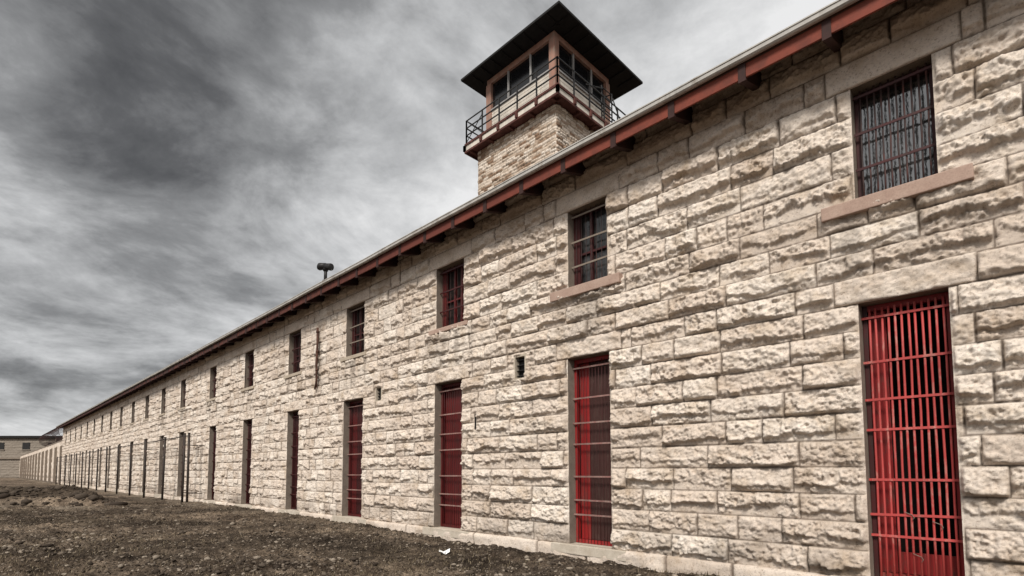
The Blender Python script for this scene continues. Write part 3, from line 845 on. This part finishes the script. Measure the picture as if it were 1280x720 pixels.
# rubble on the bank
n = 1500; y_ = r.uniform(-14, 4.6, n); x_ = -27.0-.93*(4.2-y_) - np.abs(r.normal(0, 2.2, n)) + .5
S_ = np.clip(r.lognormal(math.log(.055), .6, n), .02, .26)
o = scatter('rubble', np.stack([x_, y_, ground_h(x_, y_)+S_*.15], -1), S_, 23, M['gravel'], .55, r.random(n)*.25)
tag(o, 'broken dark stones and earth lumps lying along the low bank across the yard', 'rubble', kind='stuff')
# short dead grass
def blades(name, n, seed, mat):
    r = np.random.default_rng(seed)
    dd = 6 + 26*r.random(n)**1.35; aa = np.radians(136.07) + np.arctan(r.uniform(-.75, 1.02, n))
    x = dd*np.cos(aa); y = dd*np.sin(aa)
    cl = fbm(x*.55, y*.55, 170, 4) + .5*fbm(x*3, y*3, 175, 2)
    ok = (y < WALL_Y-.09) & (cl > .02 - .12*r.random(n))
    x, y = x[ok], y[ok]; n = len(x)
    L = r.uniform(.02, .075, n); a = r.uniform(0, 2*PI, n); le = r.uniform(.3, 1.2, n); w = r.uniform(.0025, .006, n)
    z = ground_h(x, y)
    dx, dy = np.cos(a), np.sin(a)
    b = np.stack([x, y, z-.005], -1); p = np.stack([-dy, dx, 0*dx], -1)*w[:, None]
    t = b + np.stack([dx*np.sin(le)*L, dy*np.sin(le)*L, np.cos(le)*L+.005], -1)
    md = b + (t-b)*.5 + np.stack([0*x, 0*x, L*.15], -1)
    V = np.stack([b-p, b+p, md+p*.7, md-p*.7, t], 1).reshape(-1, 3)
    i5 = np.arange(n)*5
    q = np.stack([i5, i5+1, i5+2, i5+3], -1); tr = np.stack([i5+3, i5+2, i5+4], -1)
    me = bpy.data.meshes.new(name)
    me.vertices.add(len(V)); me.vertices.foreach_set('co', V.astype(np.float32).ravel())
    me.loops.add(q.size+tr.size); me.loops.foreach_set('vertex_index', np.concatenate([q.ravel(), tr.ravel()]).astype(np.int32))
    me.polygons.add(2*n); me.polygons.foreach_set('loop_start', np.concatenate([np.arange(n)*4, q.size+np.arange(n)*3]).astype(np.int32))
    at = me.attributes.new('tint', 'FLOAT', 'POINT'); at.data.foreach_set('value', np.repeat(r.random(n), 5).astype(np.float32))
    me.update(calc_edges=True); me.materials.append(mat)
    return link(bpy.data.objects.new(name, me))
tag(blades('dry_grass', 90000, 31, M['straw']), 'short dead grass growing in thin patches over the yard soil', 'grass', kind='stuff')

# white scrap of paper
bm = bmesh.new(); bmesh.ops.create_grid(bm, x_segments=9, y_segments=7, size=1)
for v in bm.verts:
    x_, y_ = v.co.x, v.co.y
    v.co = (x_*.095, y_*.065, .03 + .05*float(fbm(np.array(x_*1.3), np.array(y_*1.5), 180, 3)) + .035*abs(x_)*abs(x_))
me = bpy.data.meshes.new('paper_scrap'); bm.to_mesh(me); bm.free(); me.materials.append(M['paper'])
o = link(bpy.data.objects.new('paper_scrap', me)); PX, PY = -7.35, 6.03
o.location = (PX, PY, float(ground_h(np.array(PX), np.array(PY)))+.01); o.rotation_euler = (.15, -.1, .8)
tag(o, 'small crumpled white scrap of paper lying on the soil before the third door', 'paper scrap')

# ------------------------------------------------------------------ sun and sky
SUN = np.array((.36, -.72, .78)); SUN /= np.linalg.norm(SUN)
L = bpy.data.lights.new('sun', 'SUN'); L.energy = 4.0; L.angle = math.radians(14); L.color = (1, .95, .88)
lo = link(bpy.data.objects.new('sun', L))
from mathutils import Vector
lo.rotation_euler = Vector(SUN).to_track_quat('Z', 'Y').to_euler(); lo.location = (10, -20, 30)

w = bpy.data.worlds.new('World'); scene.world = w; w.use_nodes = True
nt = w.node_tree; nt.nodes.clear()
def N_(k, **kw):
    n = nt.nodes.new(k)
    for a, b in kw.items(): setattr(n, a, b)
    return n
def LK(a, b): nt.links.new(a, b)
def MA(op, a, b=None, c=None, clamp=False):
    n = N_('ShaderNodeMath', operation=op); n.use_clamp = clamp
    for i, v in enumerate((a, b, c)):
        if v is None: continue
        if isinstance(v, (int, float)): n.inputs[i].default_value = v
        else: LK(v, n.inputs[i])
    return n.outputs[0]
out = N_('ShaderNodeOutputWorld')
sky = N_('ShaderNodeTexSky', sky_type='NISHITA', sun_disc=False)
sky.sun_elevation = math.asin(SUN[2]); sky.sun_rotation = math.atan2(SUN[0], SUN[1])
bg = N_('ShaderNodeBackground'); bg.inputs['Strength'].default_value = .08; LK(sky.outputs[0], bg.inputs['Color'])
tc_ = N_('ShaderNodeTexCoord'); dirv = tc_.outputs['Generated']
sep = N_('ShaderNodeSeparateXYZ'); LK(dirv, sep.inputs[0])
zc2 = MA('ADD', MA('MAXIMUM', sep.outputs[2], 0.0), .30)
com = N_('ShaderNodeCombineXYZ'); LK(MA('DIVIDE', sep.outputs[0], zc2), com.inputs[0]); LK(MA('DIVIDE', sep.outputs[1], zc2), com.inputs[1])
def cloudnoise(scale, stretch, rot, detail, rough, dist, off=0):
    mp = N_('ShaderNodeMapping'); mp.inputs['Rotation'].default_value = (0, 0, rot); mp.inputs['Scale'].default_value = (1, stretch, 1); mp.inputs['Location'].default_value = (off, off*.7, off)
    LK(com.outputs[0], mp.inputs[0])
    n = N_('ShaderNodeTexNoise'); n.inputs['Scale'].default_value = scale; n.inputs['Detail'].default_value = detail; n.inputs['Roughness'].default_value = rough; n.inputs['Distortion'].default_value = dist
    LK(mp.outputs[0], n.inputs['Vector']); return n.outputs['Fac']
n1 = cloudnoise(1.05, .85, math.radians(-30), 7, .55, .4, 5.6)
n2 = cloudnoise(2.7, .82, math.radians(-35), 10, .59, .4, 7.7)
n3 = cloudnoise(11, .9, math.radians(-35), 8, .64, .3, 1.3)
val = MA('ADD', MA('ADD', MA('MULTIPLY', MA('SUBTRACT', n1, .5), .95), MA('MULTIPLY', MA('SUBTRACT', n2, .5), 1.4)), MA('MULTIPLY', MA('SUBTRACT', n3, .5), .36))
def lobe(vec, power, amt):
    v = Vector(vec).normalized()
    d = N_('ShaderNodeVectorMath', operation='DOT_PRODUCT'); LK(dirv, d.inputs[0]); d.inputs[1].default_value = v
    nrm = N_('ShaderNodeVectorMath', operation='LENGTH'); LK(dirv, nrm.inputs[0])
    return MA('MULTIPLY', MA('POWER', MA('MAXIMUM', MA('DIVIDE', d.outputs['Value'], nrm.outputs['Value']), 0.0), power), amt)
LOBES = [((-.78,.20,.60), 7, -.20), ((-.98,.11,.17), 60, .06), ((-.80,.45,.38), 40, .10), ((-.55,.50,.66), 26, -.12), ((-.88,.10,.40), 22, -.14), ((-.60,.72,.36), 30, .32), ((-.40,.70,.62), 22, .08), ((-.20,.80,.58), 8, .03), ((-.99,.12,.04), 90, .16), ((.3,-.8,.5), 1.5, .50)]
for a in LOBES: val = MA('ADD', val, lobe(*a))
val = MA('ADD', val, .71)
cr = N_('ShaderNodeValToRGB'); LK(val, cr.inputs[0])
stops = [(0.0, (.055,.056,.058)), (.25, (.125,.126,.129)), (.5, (.28,.283,.287)), (.75, (.56,.565,.57)), (1.0, (.86,.86,.86))]
e = cr.color_ramp.elements
while len(e) < len(stops): e.new(.5)
for i, (p, c) in enumerate(stops): e[i].position = p; e[i].color = (*c, 1)
bg2 = N_('ShaderNodeBackground'); bg2.inputs['Strength'].default_value = 1.0; LK(cr.outputs[0], bg2.inputs['Color'])
mx = N_('ShaderNodeMixShader'); mx.inputs[0].default_value = .96
LK(bg.outputs[0], mx.inputs[1]); LK(bg2.outputs[0], mx.inputs[2]); LK(mx.outputs[0], out.inputs['Surface'])

# ------------------------------------------------------------------ camera
cam = bpy.data.cameras.new('camera'); cam.sensor_width = 36; cam.lens = 667/1280*36
cam.shift_x = 30/1280; cam.shift_y = 186/1280; cam.clip_start = .05; cam.clip_end = 6000
co = link(bpy.data.objects.new('camera', cam)); co.location = (0, 0, EYE)
co.rotation_euler = (PI/2 + math.atan(44/667), 0, math.radians(136.07-90))
scene.camera = co
scene.view_settings.view_transform = 'Standard'; scene.view_settings.look = 'None'; scene.view_settings.exposure = 0
scene.render.engine = 'CYCLES'
scene.cycles.use_denoising = True
